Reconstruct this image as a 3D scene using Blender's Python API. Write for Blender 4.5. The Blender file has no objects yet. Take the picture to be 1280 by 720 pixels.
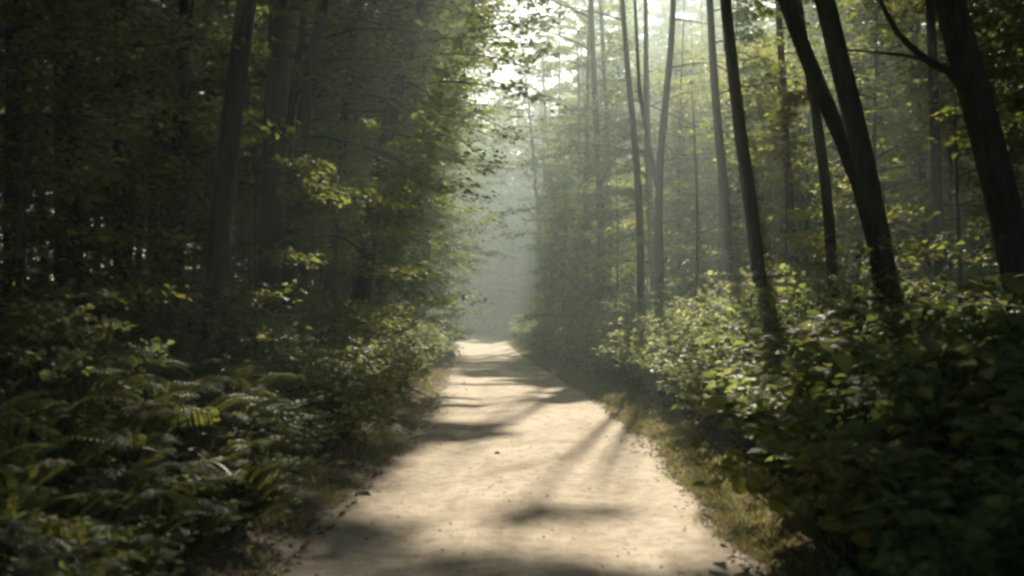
import bpy, math, numpy as np
from mathutils import Vector, Matrix
PI = math.pi
R = math.radians
sc = bpy.context.scene
C = sc.collection
rng = np.random.default_rng(11)

# ------------------------------------------------------------------ camera numbers
FPX, CAMZ, HOR = 1244.0, 1.6, 398.0          # focal length in photo pixels, eye height, horizon row


def at(px, py, Y):
    """a photo pixel at distance Y -> a point of the place"""
    return np.array([(px - 640.0) / FPX * Y, Y, CAMZ + (HOR - py) / FPX * Y])


# sun: straight ahead up the road, a little to the right
SUN_AZ, SUN_EL = R(8.5), R(36)
S = np.array([math.sin(SUN_AZ) * math.cos(SUN_EL), math.cos(SUN_AZ) * math.cos(SUN_EL), math.sin(SUN_EL)])


# ------------------------------------------------------------------ noise
def _hash(i, j, seed):
    h = (i.astype(np.int64) * 374761393 + j.astype(np.int64) * 668265263 + seed * 982451653) & 0xFFFFFFFF
    h = ((h ^ (h >> 13)) * 1274126177) & 0xFFFFFFFF
    return ((h ^ (h >> 16)) & 0xFFFF) / 65535.0


def vnoise(x, y, seed=0):
    x = np.asarray(x, float); y = np.asarray(y, float)
    i = np.floor(x); j = np.floor(y); fx = x - i; fy = y - j
    fx = fx * fx * (3 - 2 * fx); fy = fy * fy * (3 - 2 * fy)
    a = _hash(i, j, seed); b = _hash(i + 1, j, seed); c = _hash(i, j + 1, seed); d = _hash(i + 1, j + 1, seed)
    return (a * (1 - fx) + b * fx) * (1 - fy) + (c * (1 - fx) + d * fx) * fy


def fbm(x, y, seed=0, o=3):
    t = 0; amp = .5; s = 0
    for k in range(o):
        t = t + amp * vnoise(np.asarray(x) * 2 ** k, np.asarray(y) * 2 ** k, seed + k); s += amp; amp *= .5
    return t / s


def sstep(a, b, x):
    t = np.clip((np.asarray(x, float) - a) / (b - a), 0, 1)
    return t * t * (3 - 2 * t)


# ------------------------------------------------------------------ the lie of the land
RY = np.array([-30, 0, 6, 12, 19.5, 26, 32, 40, 47, 58, 66, 74, 85, 100, 120, 150.])
RX = np.array([-.1, -.05, .03, .2, .12, -.2, -.5, -.9, -1.2, -1.55, -2.3, -3.9, -8, -16, -30, -50.])


def cx(Y):
    Y = np.asarray(Y, float)
    return (np.interp(Y, RY, RX) + np.interp(Y - 1.5, RY, RX) + np.interp(Y + 1.5, RY, RX)) / 3


def half(Y):
    return 1.80 + .22 * (fbm(np.asarray(Y) * .35, 3.1, 5) - .5)


def ground(x, Y):
    x = np.asarray(x, float); Y = np.asarray(Y, float)
    d = x - cx(Y); a = np.abs(d)
    z = .05 * sstep(1.35, 1.9, a) * (d > 0) + .12 * sstep(1.4, 2.2, a) * (d < 0)
    z = z + np.where(d < 0, .75 * sstep(1.7, 5.5, a), .55 * sstep(2.0, 5.0, a))
    z = z + .5 * sstep(6, 14, a) + 5.0 * sstep(16, 75, a)
    z = z + .30 * (fbm(x * .35, Y * .35, 9) - .5) * sstep(1.9, 4, a)
    z = z + .05 * (fbm(x * 2.3, Y * 2.3, 19) - .5) * sstep(1.2, 1.7, a)
    z = z - .03 * np.exp(-((a - .78) / .28) ** 2)                     # wheel ruts
    z = z + .04 * (fbm(x * 5.0, Y * 5.0, 29) - .5) * sstep(1.1, 1.6, a)
    z = z + 1.2 * sstep(60, 110, Y)
    return z


# ------------------------------------------------------------------ where the canopy is open to the sun
def openness(P):
    """1 where the leaves have to leave a gap so that the sun gets down to the road"""
    t = (P[:, 2] - .8) / S[2]
    qx = P[:, 0] - S[0] * t; qy = P[:, 1] - S[1] * t
    d = qx - np.where(qy > 58, np.maximum(cx(qy), -1.9), cx(qy))            # the clearing runs on where the road turns off
    wob = .5 * (fbm(qy * .45, qx * .2, 41) - .5)
    gl = sstep(42, 45, qy)                                               # the glade where the road bends
    md = sstep(20, 24, qy) * (1 - gl)
    o = sstep(-1.5, -1.05, d + wob + .5 * gl - .2 * md) * (1 - sstep(1.75, 2.35, d + wob - .3 * gl + .4 * md)) * sstep(6.0, 8.0, qy + 1.5 * wob) * (1 - sstep(82, 88, qy))
    st = fbm(qx * .30 + 3.3, qy * .62, 57, 3)                          # bands of shade across the road
    thr = np.interp(qy, [5, 8, 10, 13, 18, 22, 27, 31, 42, 46, 60], [.49, .51, .59, .72, .69, .56, .43, .38, .40, .95, .95])
    thr = thr + (1 - sstep(8.5, 10.5, qy)) * (.12 - .20 * sstep(-.3, .6, qx))
    o = o * (1 - sstep(thr - .03, thr + .05, st))

    nz = fbm(P[:, 0] * .45, P[:, 1] * .45, 83)

    def spot(x0, y0, rx, ry, s, seed, zr=None):
        r = ((qx - x0) / rx) ** 2 + ((qy - y0) / ry) ** 2 + .9 * (fbm(qx * .9, qy * .7, seed) - .5)
        v = s * (1 - sstep(.75, 1.05, r))
        if zr is not None:                                              # lower leaves stay, and catch the light
            top = zr[0] + zr[1] * P[:, 1] + 3.5 * (nz - .5)
            v = v * sstep(top - .6, top + .6, P[:, 2])
        return v
    for a in ((3.05, 16.5, 1.2, 5.4, 1.0, 61), (2.8, 11.8, .85, 3.8, 1.0, 62), (-2.4, 28.5, .8, 2.6, 1, 63), (-1.9, 13.0, .35, 1.3, .9, 69), (-1.9, 19.5, .4, 1.2, .9, 64),
              (2.2, 13.5, .7, 7, .95, 67), (-4.6, 8.6, .35, .3, .5, 68), (5.2, 12.5, 1.3, 2.2, .75, 72), (4.3, 8.6, 1.3, 1.6, .78, 77), (3.0, 6.3, .7, 1.0, .72, 78), (-4.4, 8.1, 1.5, 1.2, .62, 73), (-2.7, 10.0, .55, .7, .95, 74),
              (5.2, 21.5, 2.8, 9, .96, 65, (2.5, .25)), (9.2, 20, 3.0, 8, .90, 70, (2.0, .25)), (-2.5, 27, 1.3, 7, .96, 75, (1.0, .13)), (2.9, 33, 2.1, 9, .96, 76, (.5, .17))):
        o = np.maximum(o, spot(*a))
    fl = vnoise(qx * 1.7, qy * 1.2, 77) * (np.abs(d) < 7)                                # stray flecks
    o = np.maximum(o, .8 * sstep(.95, .98, fl))
    return o


# ------------------------------------------------------------------ mesh helpers
def mesh_np(name, V, F4=None, F3=None, mat=None, smooth=False):
    me = bpy.data.meshes.new(name)
    V = np.asarray(V, np.float32)
    parts, sizes = [], []
    if F4 is not None and len(F4): parts.append(np.asarray(F4, np.int32).ravel()); sizes.append(np.full(len(F4), 4, np.int32))
    if F3 is not None and len(F3): parts.append(np.asarray(F3, np.int32).ravel()); sizes.append(np.full(len(F3), 3, np.int32))
    L = np.concatenate(parts); Z = np.concatenate(sizes)
    me.vertices.add(len(V)); me.vertices.foreach_set('co', V.ravel())
    me.loops.add(len(L)); me.loops.foreach_set('vertex_index', L)
    me.polygons.add(len(Z))
    me.polygons.foreach_set('loop_start', np.concatenate([[0], np.cumsum(Z)[:-1]]).astype(np.int32))
    me.polygons.foreach_set('loop_total', Z)
    me.polygons.foreach_set('use_smooth', np.full(len(Z), smooth, bool))
    me.update(calc_edges=True)
    if mat: me.materials.append(mat)
    return me


def link(name, me, parent=None, loc=None):
    o = bpy.data.objects.new(name, me); C.objects.link(o)
    if parent: o.parent = parent
    if loc is not None: o.location = loc
    return o


def tag(o, label=None, cat=None, group=None, kind=None):
    if label: o['label'] = label
    if cat: o['category'] = cat
    if group: o['group'] = group
    if kind: o['kind'] = kind
    return o


def thing(name, label, cat, loc, group=None, rz=0):
    o = bpy.data.objects.new(name, None); C.objects.link(o)
    o.empty_display_size = .2
    o.location = loc; o.rotation_euler = (0, 0, rz)
    return tag(o, label, cat, group)


def norm(a):
    return a / np.maximum(np.linalg.norm(a, axis=-1, keepdims=True), 1e-9)


def leaves_mesh(name, P, D, N, s, mat, wide=.36, fine=False, fold=.10):
    """leaf blades: base P, axis D, face normal N, length s"""
    n = len(P); D = norm(D); Rt = norm(np.cross(D, N)); N = np.cross(Rt, D)
    s = np.asarray(s)[:, None]
    if not fine:
        V = np.stack([P, P + D * s * .46 + Rt * s * wide + N * s * fold, P + D * s - N * s * .10, P + D * s * .46 - Rt * s * wide + N * s * fold], 1).reshape(-1, 3)
        b = np.arange(n)[:, None] * 4
        return mesh_np(name, V, F3=np.concatenate([b + np.array([[0, 1, 2]]), b + np.array([[0, 2, 3]])], 0), mat=mat)
    V = np.stack([P, P + D * s * .26 + Rt * s * wide * .86 + N * s * fold, P + D * s * .62 + Rt * s * wide * .78 + N * s * fold * .6,
                  P + D * s - N * s * .16, P + D * s * .62 - Rt * s * wide * .78 + N * s * fold * .6, P + D * s * .26 - Rt * s * wide * .86 + N * s * fold,
                  P + D * s * .45 - N * s * .01], 1).reshape(-1, 3)
    b = np.arange(n)[:, None] * 7
    F3 = np.concatenate([b + np.array([[2, 3, 6]]), b + np.array([[3, 4, 6]]), b + np.array([[0, 1, 6]]), b + np.array([[5, 0, 6]]),
                         b + np.array([[1, 2, 6]]), b + np.array([[4, 5, 6]])], 0)
    return mesh_np(name, V, F3=F3, mat=mat)


def tubes_mesh(name, tubes, mat, bump=0.0, seed=0):
    """tubes: list of (points (k,3), radii (k,), sides)"""
    VV, FF, off = [], [], 0
    for pts, rad, n in tubes:
        pts = np.asarray(pts, float); rad = np.asarray(rad, float); k = len(pts)
        T = norm(np.gradient(pts, axis=0))
        up = np.array([1., 0, 0]) if abs(T[0, 2]) > .7 else np.array([0, 0, 1.])
        A = norm(np.cross(T, up)); B = np.cross(T, A)
        th = np.arange(n) * 2 * PI / n
        rr = rad[:, None] * np.ones((1, n))
        if bump and rad[0] > .05:
            zz = np.arange(k)[:, None] * .55
            rr = rr * (1 + bump * (vnoise(np.cos(th)[None] * 2.2 + 9 + zz * .3, np.sin(th)[None] * 2.2 + zz, seed) - .5) * 2
                       + bump * .6 * (vnoise(th[None] * 3.5 + zz * .1, zz * 1.9, seed + 3) - .5))
        V = pts[:, None] + rr[..., None] * (A[:, None] * np.cos(th)[None, :, None] + B[:, None] * np.sin(th)[None, :, None])
        i = np.arange(k - 1)[:, None] * n; j = np.arange(n)[None]; j2 = (j + 1) % n
        F = np.stack([i + j, i + j2, i + n + j2, i + n + j], -1).reshape(-1, 4) + off
        VV.append(V.reshape(-1, 3)); FF.append(F); off += k * n
    return mesh_np(name, np.concatenate(VV), F4=np.concatenate(FF), mat=mat, smooth=True)


# ------------------------------------------------------------------ materials
def new_mat(name):
    m = bpy.data.materials.new(name); m.use_nodes = True
    nt = m.node_tree; nt.nodes.clear()
    return m, nt, nt.nodes, nt.links


def ramp(nd, stops):
    r = nd.new('ShaderNodeValToRGB')
    e = r.color_ramp.elements
    while len(e) < len(stops): e.new(.5)
    for k, (p, c) in enumerate(stops):
        e[k].position = p; e[k].color = (*c, 1)
    return r


def leaf_mat(name, cols, trans, tmix=.5, rough=.45, spec=.4):
    m, nt, nd, ln = new_mat(name)
    out = nd.new('ShaderNodeOutputMaterial'); geo = nd.new('ShaderNodeNewGeometry'); oi = nd.new('ShaderNodeObjectInfo')
    add = nd.new('ShaderNodeMath'); add.operation = 'MULTIPLY_ADD'; add.inputs[1].default_value = .75
    mul = nd.new('ShaderNodeMath'); mul.operation = 'MULTIPLY'; mul.inputs[1].default_value = .25
    ln.new(oi.outputs['Random'], mul.inputs[0]); ln.new(geo.outputs['Random Per Island'], add.inputs[0]); ln.new(mul.outputs[0], add.inputs[2])
    r1 = ramp(nd, [(k / (len(cols) - 1), c) for k, c in enumerate(cols)])
    r2 = ramp(nd, [(k / (len(trans) - 1), c) for k, c in enumerate(trans)])
    ln.new(add.outputs[0], r1.inputs[0]); ln.new(add.outputs[0], r2.inputs[0])
    p = nd.new('ShaderNodeBsdfPrincipled'); p.inputs['Roughness'].default_value = rough; p.inputs['Specular IOR Level'].default_value = spec
    t = nd.new('ShaderNodeBsdfTranslucent'); mx = nd.new('ShaderNodeMixShader'); mx.inputs[0].default_value = tmix
    ln.new(r1.outputs[0], p.inputs['Base Color']); ln.new(r2.outputs[0], t.inputs['Color'])
    ln.new(p.outputs[0], mx.inputs[1]); ln.new(t.outputs[0], mx.inputs[2]); ln.new(mx.outputs[0], out.inputs['Surface'])
    return m


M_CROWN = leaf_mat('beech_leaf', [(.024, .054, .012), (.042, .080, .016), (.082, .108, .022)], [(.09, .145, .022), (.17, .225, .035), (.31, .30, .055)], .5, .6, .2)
M_SPRAY = leaf_mat('pale_beech_leaf', [(.040, .070, .018), (.06, .09, .02), (.10, .11, .025)], [(.17, .24, .04), (.28, .31, .05), (.44, .38, .08)], .5, .6, .2)  # young beeches; on the tall trees its brighter colour stands in for backlight
M_BUSH = leaf_mat('bramble_leaf', [(.040, .075, .028), (.062, .105, .032), (.13, .13, .05)], [(.13, .20, .04), (.26, .30, .07), (.46, .42, .17)], .54, .55, .25)
M_FERN = leaf_mat('fern_leaf', [(.03, .05, .014), (.045, .068, .017), (.10, .10, .026)], [(.09, .12, .025), (.14, .16, .03), (.26, .23, .05)], .45, .5, .35)
M_GRASS = leaf_mat('verge_grass', [(.09, .11, .035), (.20, .19, .08), (.38, .32, .17)], [(.15, .17, .05), (.26, .24, .09), (.36, .29, .15)], .45, .5, .3)
M_LITTER = leaf_mat('dead_leaf', [(.05, .032, .018), (.10, .062, .03), (.17, .11, .055)], [(.08, .05, .02), (.12, .07, .03), (.16, .10, .04)], .2, .6, .3)


def bark_mat(name, c1, c2, moss=(.035, .05, .015), mossy=.5):
    m, nt, nd, ln = new_mat(name)
    out = nd.new('ShaderNodeOutputMaterial'); tc = nd.new('ShaderNodeTexCoord'); mp = nd.new('ShaderNodeMapping')
    mp.inputs['Scale'].default_value = (9, 9, 1.6)
    ln.new(tc.outputs['Object'], mp.inputs[0])
    n1 = nd.new('ShaderNodeTexNoise'); n1.inputs['Scale'].default_value = 2.2; n1.inputs['Detail'].default_value = 7; n1.inputs['Roughness'].default_value = .68
    ln.new(mp.outputs[0], n1.inputs[0])
    r = ramp(nd, [(.32, c1), (.66, c2)]); ln.new(n1.outputs['Fac'], r.inputs[0])
    n2 = nd.new('ShaderNodeTexNoise'); n2.inputs['Scale'].default_value = 1.4; n2.inputs['Detail'].default_value = 5
    ln.new(tc.outputs['Object'], n2.inputs[0])
    r2 = ramp(nd, [(.50, (0, 0, 0)), (.68, (mossy,) * 3)]); ln.new(n2.outputs['Fac'], r2.inputs[0])
    mx = nd.new('ShaderNodeMix'); mx.data_type = 'RGBA'; mx.inputs[7].default_value = (*moss, 1)
    ln.new(r2.outputs[0], mx.inputs[0]); ln.new(r.outputs[0], mx.inputs[6])
    p = nd.new('ShaderNodeBsdfPrincipled'); p.inputs['Roughness'].default_value = .9; p.inputs['Specular IOR Level'].default_value = .2
    ln.new(mx.outputs[2], p.inputs['Base Color'])
    b = nd.new('ShaderNodeBump'); b.inputs['Strength'].default_value = 1.0; b.inputs['Distance'].default_value = .05
    ln.new(n1.outputs['Fac'], b.inputs['Height']); ln.new(b.outputs[0], p.inputs['Normal'])
    ln.new(p.outputs[0], out.inputs[0])
    return m


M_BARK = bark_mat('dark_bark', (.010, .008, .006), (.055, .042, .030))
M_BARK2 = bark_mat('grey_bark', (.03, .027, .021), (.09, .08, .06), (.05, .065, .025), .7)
M_STEM = bark_mat('stem_bark', (.03, .03, .014), (.07, .06, .03), mossy=.2)


def road_mat():
    m, nt, nd, ln = new_mat('sandy_gravel')
    out = nd.new('ShaderNodeOutputMaterial'); tc = nd.new('ShaderNodeTexCoord')
    mp = nd.new('ShaderNodeMapping'); mp.inputs['Scale'].default_value = (1.0, .35, 1); ln.new(tc.outputs['Object'], mp.inputs[0])
    n1 = nd.new('ShaderNodeTexNoise'); n1.inputs['Scale'].default_value = 1.5; n1.inputs['Detail'].default_value = 8; n1.inputs['Roughness'].default_value = .62
    ln.new(mp.outputs[0], n1.inputs[0])
    r = ramp(nd, [(.28, (.33, .265, .20)), (.5, (.44, .37, .285)), (.72, (.53, .465, .375))]); ln.new(n1.outputs['Fac'], r.inputs[0])
    n2 = nd.new('ShaderNodeTexNoise'); n2.inputs['Scale'].default_value = 55; n2.inputs['Detail'].default_value = 5; n2.inputs['Roughness'].default_value = .75
    ln.new(tc.outputs['Object'], n2.inputs[0])
    r2 = ramp(nd, [(.33, (.6, .55, .48)), (.52, (1, 1, 1)), (.75, (1.12, 1.1, 1.06))]); ln.new(n2.outputs['Fac'], r2.inputs[0])
    n3 = nd.new('ShaderNodeTexNoise'); n3.inputs['Scale'].default_value = 7; n3.inputs['Detail'].default_value = 4
    ln.new(tc.outputs['Object'], n3.inputs[0])
    r3 = ramp(nd, [(.36, (.72, .68, .62)), (.56, (1, 1, 1))]); ln.new(n3.outputs['Fac'], r3.inputs[0])
    a = nd.new('ShaderNodeMix'); a.data_type = 'RGBA'; a.blend_type = 'MULTIPLY'; a.inputs[0].default_value = 1
    ln.new(r.outputs[0], a.inputs[6]); ln.new(r2.outputs[0], a.inputs[7])
    c = nd.new('ShaderNodeMix'); c.data_type = 'RGBA'; c.blend_type = 'MULTIPLY'; c.inputs[0].default_value = .8
    ln.new(a.outputs[2], c.inputs[6]); ln.new(r3.outputs[0], c.inputs[7])
    s1 = nd.new('ShaderNodeTexNoise'); s1.inputs['Scale'].default_value = 1.1; s1.inputs['Detail'].default_value = 9; s1.inputs['Roughness'].default_value = .7
    s2 = nd.new('ShaderNodeTexVoronoi'); s2.inputs['Scale'].default_value = 16
    ln.new(tc.outputs['Object'], s1.inputs[0]); ln.new(tc.outputs['Object'], s2.inputs[0])
    sr = ramp(nd, [(.3, (.045, .034, .02)), (.5, (.095, .068, .042)), (.7, (.16, .12, .078))]); ln.new(s1.outputs['Fac'], sr.inputs[0])
    hs = nd.new('ShaderNodeMix'); hs.data_type = 'RGBA'; hs.blend_type = 'MULTIPLY'; hs.inputs[0].default_value = .45
    ln.new(sr.outputs[0], hs.inputs[6]); ln.new(s2.outputs['Color'], hs.inputs[7])
    av = nd.new('ShaderNodeAttribute'); av.attribute_name = 'sand'
    fin = nd.new('ShaderNodeMix'); fin.data_type = 'RGBA'
    ln.new(av.outputs['Fac'], fin.inputs[0]); ln.new(hs.outputs[2], fin.inputs[6]); ln.new(c.outputs[2], fin.inputs[7])
    p = nd.new('ShaderNodeBsdfPrincipled'); p.inputs['Roughness'].default_value = .95; p.inputs['Specular IOR Level'].default_value = .2
    ln.new(fin.outputs[2], p.inputs['Base Color'])
    b = nd.new('ShaderNodeBump'); b.inputs['Strength'].default_value = .6; b.inputs['Distance'].default_value = .012
    ln.new(n2.outputs['Fac'], b.inputs['Height'])
    b2 = nd.new('ShaderNodeBump'); b2.inputs['Strength'].default_value = .28; b2.inputs['Distance'].default_value = .04
    ln.new(n3.outputs['Fac'], b2.inputs['Height']); ln.new(b2.outputs[0], b.inputs['Normal']); ln.new(b.outputs[0], p.inputs['Normal'])
    ln.new(p.outputs[0], out.inputs[0])
    return m


def stone_mat(name, c1, c2):
    m, nt, nd, ln = new_mat(name)
    out = nd.new('ShaderNodeOutputMaterial'); geo = nd.new('ShaderNodeNewGeometry')
    r = ramp(nd, [(0, c1), (1, c2)]); ln.new(geo.outputs['Random Per Island'], r.inputs[0])
    p = nd.new('ShaderNodeBsdfPrincipled'); p.inputs['Roughness'].default_value = .85
    ln.new(r.outputs[0], p.inputs['Base Color']); ln.new(p.outputs[0], out.inputs[0])
    return m


# ------------------------------------------------------------------ ground and road
def axis(segs):
    a = [np.arange(s, e, st) for s, e, st in segs]
    return np.concatenate(a + [[segs[-1][1]]])


def grid_mesh(name, X, Y, zf, mat):
    gx, gy = np.meshgrid(X, Y)
    if callable(zf): x, y, z = zf(gx, gy)
    V = np.stack([x, y, z], -1).reshape(-1, 3)
    nx = len(X); i = np.arange(len(Y) - 1)[:, None] * nx; j = np.arange(nx - 1)[None]
    F = np.stack([i + j, i + j + 1, i + nx + j + 1, i + nx + j], -1).reshape(-1, 4)
    return mesh_np(name, V, F4=F, mat=mat, smooth=True)


gx = axis([(-85, -20, 3), (-20, -6, .6), (-6, 6, .11), (6, 20, .6), (20, 85, 3)])
gy = axis([(-40, 2, 1.5), (2, 30, .12), (30, 66, .3), (66, 160, 2)])
def attr(me, fn):
    n = len(me.vertices); co = np.empty(n * 3, np.float32); me.vertices.foreach_get('co', co); co = co.reshape(-1, 3)
    at_ = me.attributes.new('sand', 'FLOAT', 'POINT'); at_.data.foreach_set('value', fn(co[:, 0], co[:, 1]).astype(np.float32))
    return me


def sandiness(x, y):
    d = x - cx(y); a = np.abs(d) - half(y)
    n = fbm(x * 1.7, y * 1.1, 131) - .5; n2 = fbm(x * 6, y * 4, 133) - .5
    return np.clip(1 - sstep(-.55, .55, a + .9 * n + .5 * n2 + .15 * (d < 0)), 0, 1)


M_ROAD = road_mat()
tag(link('ground', attr(grid_mesh('ground', gx, gy, lambda x, y: (x, y, ground(x, y)), M_ROAD), sandiness)), kind='structure')


def road_z(x, y):
    d = x
    X = cx(y) + d
    a = np.abs(d) / half(y)
    z = .022 - .055 * sstep(.78, 1.10, a) - .03 * np.exp(-((np.abs(d) - .78) / .28) ** 2)
    z = z + .012 * (fbm(X * 3, y * 2.6, 31) - .5) + .008 * (fbm(X * 9, y * 9, 32) - .5) + 1.2 * sstep(60, 110, y)
    return X, y, z


tag(link('dirt_road', attr(grid_mesh('dirt_road', axis([(-2.0, 2.0, .07)]), axis([(-30, 2, 1), (2, 30, .10), (30, 66, .3), (66, 150, 1)]), road_z, M_ROAD), sandiness)), kind='structure')


# ------------------------------------------------------------------ trees
def trunk_path(H, lean=(0, 0), bend=.25, r=None, k=14, seed=0):
    g = np.random.default_rng(seed)
    t = np.linspace(0, 1, k)
    ph = g.uniform(0, 2 * PI, 2)
    x = lean[0] * t + bend * np.sin(t * 4 + ph[0]) * t - bend * 0
    y = lean[1] * t + bend * np.sin(t * 3.2 + ph[1]) * t
    return np.stack([x, y, H * t], -1)


def trunk_radii(pts, r0, H):
    z = pts[:, 2]
    return r0 * (np.clip(1 - z / (H * 1.04), .05, 1) ** .8) * (1 + .45 * np.exp(-np.maximum(z, 0) / .28)) * (1.0)


def resample(pts, k):
    pts = np.asarray(pts, float)
    z = np.linspace(pts[0, 2], pts[-1, 2], k)
    o = np.stack([np.interp(z, pts[:, 2], pts[:, i]) for i in range(3)], -1)
    for _ in range(2):
        o[1:-1, :2] = .25 * o[:-2, :2] + .5 * o[1:-1, :2] + .25 * o[2:, :2]
    return o


def crown(g, path, base, H, Rad, nb, ntw, nl, leaf, droop=.25, origin=None, shape='tall', carve=True, e_lo=.05, e_hi=.75, branches=None, z_flat=.05, fine=False):
    """layered branches with flat leaf sprays. Returns P, D, N, s and the branch tubes (local to the tree)."""
    Ps, Ds, Ns, Ss, tubes = [], [], [], [], []
    if branches is None:
        branches = []
        for b in range(nb):
            f = (b + g.uniform(0, 1)) / nb
            h = base + (H - base) * f ** .9
            az = b * 2.399963 + g.uniform(-.5, .5)
            if shape == 'tall': prof = (.55 + .45 * math.sin(PI * min(1, f * 1.15 + .1))) * (1 - f ** 4 * .75)
            else: prof = (1 - .7 * f)
            L = Rad * prof * g.uniform(.45, 1.3)
            branches.append((h, az, L, e_lo + (e_hi - e_lo) * f + g.normal(.03, .17)))
    for (h, az, L, el) in branches:
        p0 = np.array([np.interp(h, path[:, 2], path[:, 0]), np.interp(h, path[:, 2], path[:, 1]), h])
        hd = np.array([math.cos(az), math.sin(az), 0]); side = np.array([-hd[1], hd[0], 0])
        bow = g.uniform(-.22, .22) * L; drp = droop * (1 if fine else g.uniform(.45, 1.7))

        def bp(t):
            t = np.asarray(t)[..., None]
            return p0 + hd * L * t + side * bow * t * t + np.array([0, 0, 1.]) * L * (math.sin(el) * t - drp * t * t)
        tt = np.linspace(.16, 1, ntw) + g.uniform(-.03, .03, ntw)
        tt = np.clip(tt, .08, 1)
        sd = np.where(np.arange(ntw) % 2 == 0, 1., -1.)
        ang = g.uniform(.65, 1.15, ntw) * sd
        ang[-1] *= .1
        tl = L * (.16 + .34 * (1 - tt)) * g.uniform(.7, 1.25, ntw) + .18
        B = bp(tt)                                                       # (ntw,3)
        td = hd[None] * np.cos(ang)[:, None] + side[None] * np.sin(ang)[:, None]
        u = (np.arange(nl)[None] + g.uniform(.1, 1, (ntw, nl))) / nl      # along the twig
        P = B[:, None] + td[:, None] * (tl[:, None] * u)[..., None]
        P[..., 2] += (g.uniform(-.02, .16, (ntw, 1)) * u - .10 * u * u) * tl[:, None] + g.normal(0, z_flat, (ntw, nl))
        lr = np.where(np.arange(nl)[None] % 2 == 0, 1., -1.) * g.uniform(.5, 1.2, (ntw, nl))
        tp = np.stack([-td[:, 1], td[:, 0], td[:, 2]], -1)
        D = td[:, None] * np.cos(lr)[..., None] + tp[:, None] * np.sin(lr)[..., None]
        D[..., 2] += g.normal(-.15, .25, (ntw, nl))
        N = np.zeros_like(D); N[..., 2] = 1; N[..., :2] = g.normal(0, .42, (ntw, nl, 2))
        s = leaf * g.uniform(.65, 1.3, (ntw, nl))
        P = P.reshape(-1, 3); D = D.reshape(-1, 3); N = N.reshape(-1, 3); s = s.ravel()
        frac = 1.0
        if carve:
            o = openness(P + origin)
            keep = g.uniform(0, 1, len(P)) > o
            frac = keep.mean()
            if frac < .30: continue
            tmax = 1.0
            P, D, N, s = P[keep], D[keep], N[keep], s[keep]
        Ps.append(P); Ds.append(D); Ns.append(N); Ss.append(s)
        t = np.linspace(0, min(1, .35 + .7 * frac), 6)
        rb = max(.004, (.0055 if fine else .0085) * L + .002)
        tubes.append((bp(t), rb * (1 - .85 * np.linspace(0, 1, 6)) + .003, 4))
    if not Ps: return None
    return np.concatenate(Ps), np.concatenate(Ds), np.concatenate(Ns), np.concatenate(Ss), tubes


NSEED = [100]


def make_tree(loc, H, r0, base, Rad, label, group=None, nb=60, ntw=13, nl=15, leaf=.18, path=None, bark=None, carve=True, sides=12, name='tree',
              cat='tree', droop=.25, shape='tall', mat=None, extra=None, branches=None, lean=(0, 0), fine=False, e_lo=.05, e_hi=.75, k=16, wide=.36):
    NSEED[0] += 1
    g = np.random.default_rng(NSEED[0])
    if path is None: path = trunk_path(H, lean, .25 * H / 18, seed=NSEED[0], k=k)
    root = thing(name, label, cat, loc, group)
    tubes = [(path, trunk_radii(path, r0, H), sides)]
    cr = crown(g, path, base, H, Rad, nb, ntw, nl, leaf, droop, np.array(loc, float), shape, carve, branches=branches, e_lo=e_lo, e_hi=e_hi, fine=leaf < .12)
    if cr is not None:
        P, D, N, s, bt = cr
        tubes += bt
    if extra: tubes += extra
    link('trunk', tubes_mesh('trunk', tubes, bark or M_BARK, .07, NSEED[0]), root)
    if cr is not None:
        link('crown', leaves_mesh('crown', P, D, N, s, mat or M_CROWN, wide, fine), root)
    return root


taken = []          # trunk spots


def hero(pix, Y, r0, label, H=19, base=7.5, Rad=3.6, bark=None, dY=0.0, extra_pix=None, **kw):
    """trunk traced through photo pixels at distance Y; goes on upward beyond the picture"""
    pts = [at(px, py, Y + dY * k) for k, (px, py) in enumerate(pix)]
    b = pts[0]; b[2] = ground(b[0], b[1]) - .08
    top = pts[-1]; d = (pts[-1] - pts[-2]); d /= max(d[2], .1)
    q = top.copy(); dz = (H - top[2])
    if dz > .5:
        pts.append(top + np.array([d[0] * .7, d[1] * .7, 1]) * dz * .4)
        pts.append(pts[-1] + np.array([d[0] * .25, d[1] * .25, 1]) * dz * .6)
    P = np.array(pts) - b
    path = resample(P, 26)
    extra = []
    for ep, ra, rb in (extra_pix or []):
        e = np.array([at(px, py, Y + yo) for px, py, yo in ep]) - b
        t = np.linspace(0, 1, 9); tt = np.linspace(0, 1, len(e))
        e = np.stack([np.interp(t, tt, e[:, i]) for i in range(3)], -1)
        extra.append((e, ra + (rb - ra) * t, 7))
    taken.append((b[0], b[1]))
    return make_tree(tuple(b), P[-1, 2], r0, base, Rad, label, path=path, extra=extra, bark=bark, **kw)


# --- the trees one can tell apart, left side
hero([(262, 480), (270, 330), (284, 180), (296, 60), (306, 0)], 11.0, .135, 'dark straight trunk rising from the ferns, the nearest tree on the left', H=20, sides=18)
hero([(88, 470), (84, 250), (80, 90), (78, 0)], 13.5, .20, 'thick dark trunk at the far left behind the layered beech sprays', H=20, base=6)
hero([(335, 450), (338, 250), (344, 80), (348, 0)], 15.5, .205, 'stout dim trunk just right of and behind the nearest left trunk', H=21, base=8)
hero([(352, 430), (368, 210), (385, 100), (403, 0)], 18.0, .16, 'slim trunk on the left leaning right behind the stout one', H=20, base=8)
hero([(440, 420), (470, 220), (500, 90), (528, 0)], 23.0, .24, 'tree on the left leaning out towards the road over the hedge', H=19, base=4.0, Rad=4.0, nb=40)
hero([(150, 440), (148, 200), (146, 0)], 20.0, .15, 'straight trunk in the left wood between the far left trunk and pale sky dots', H=20)
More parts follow.
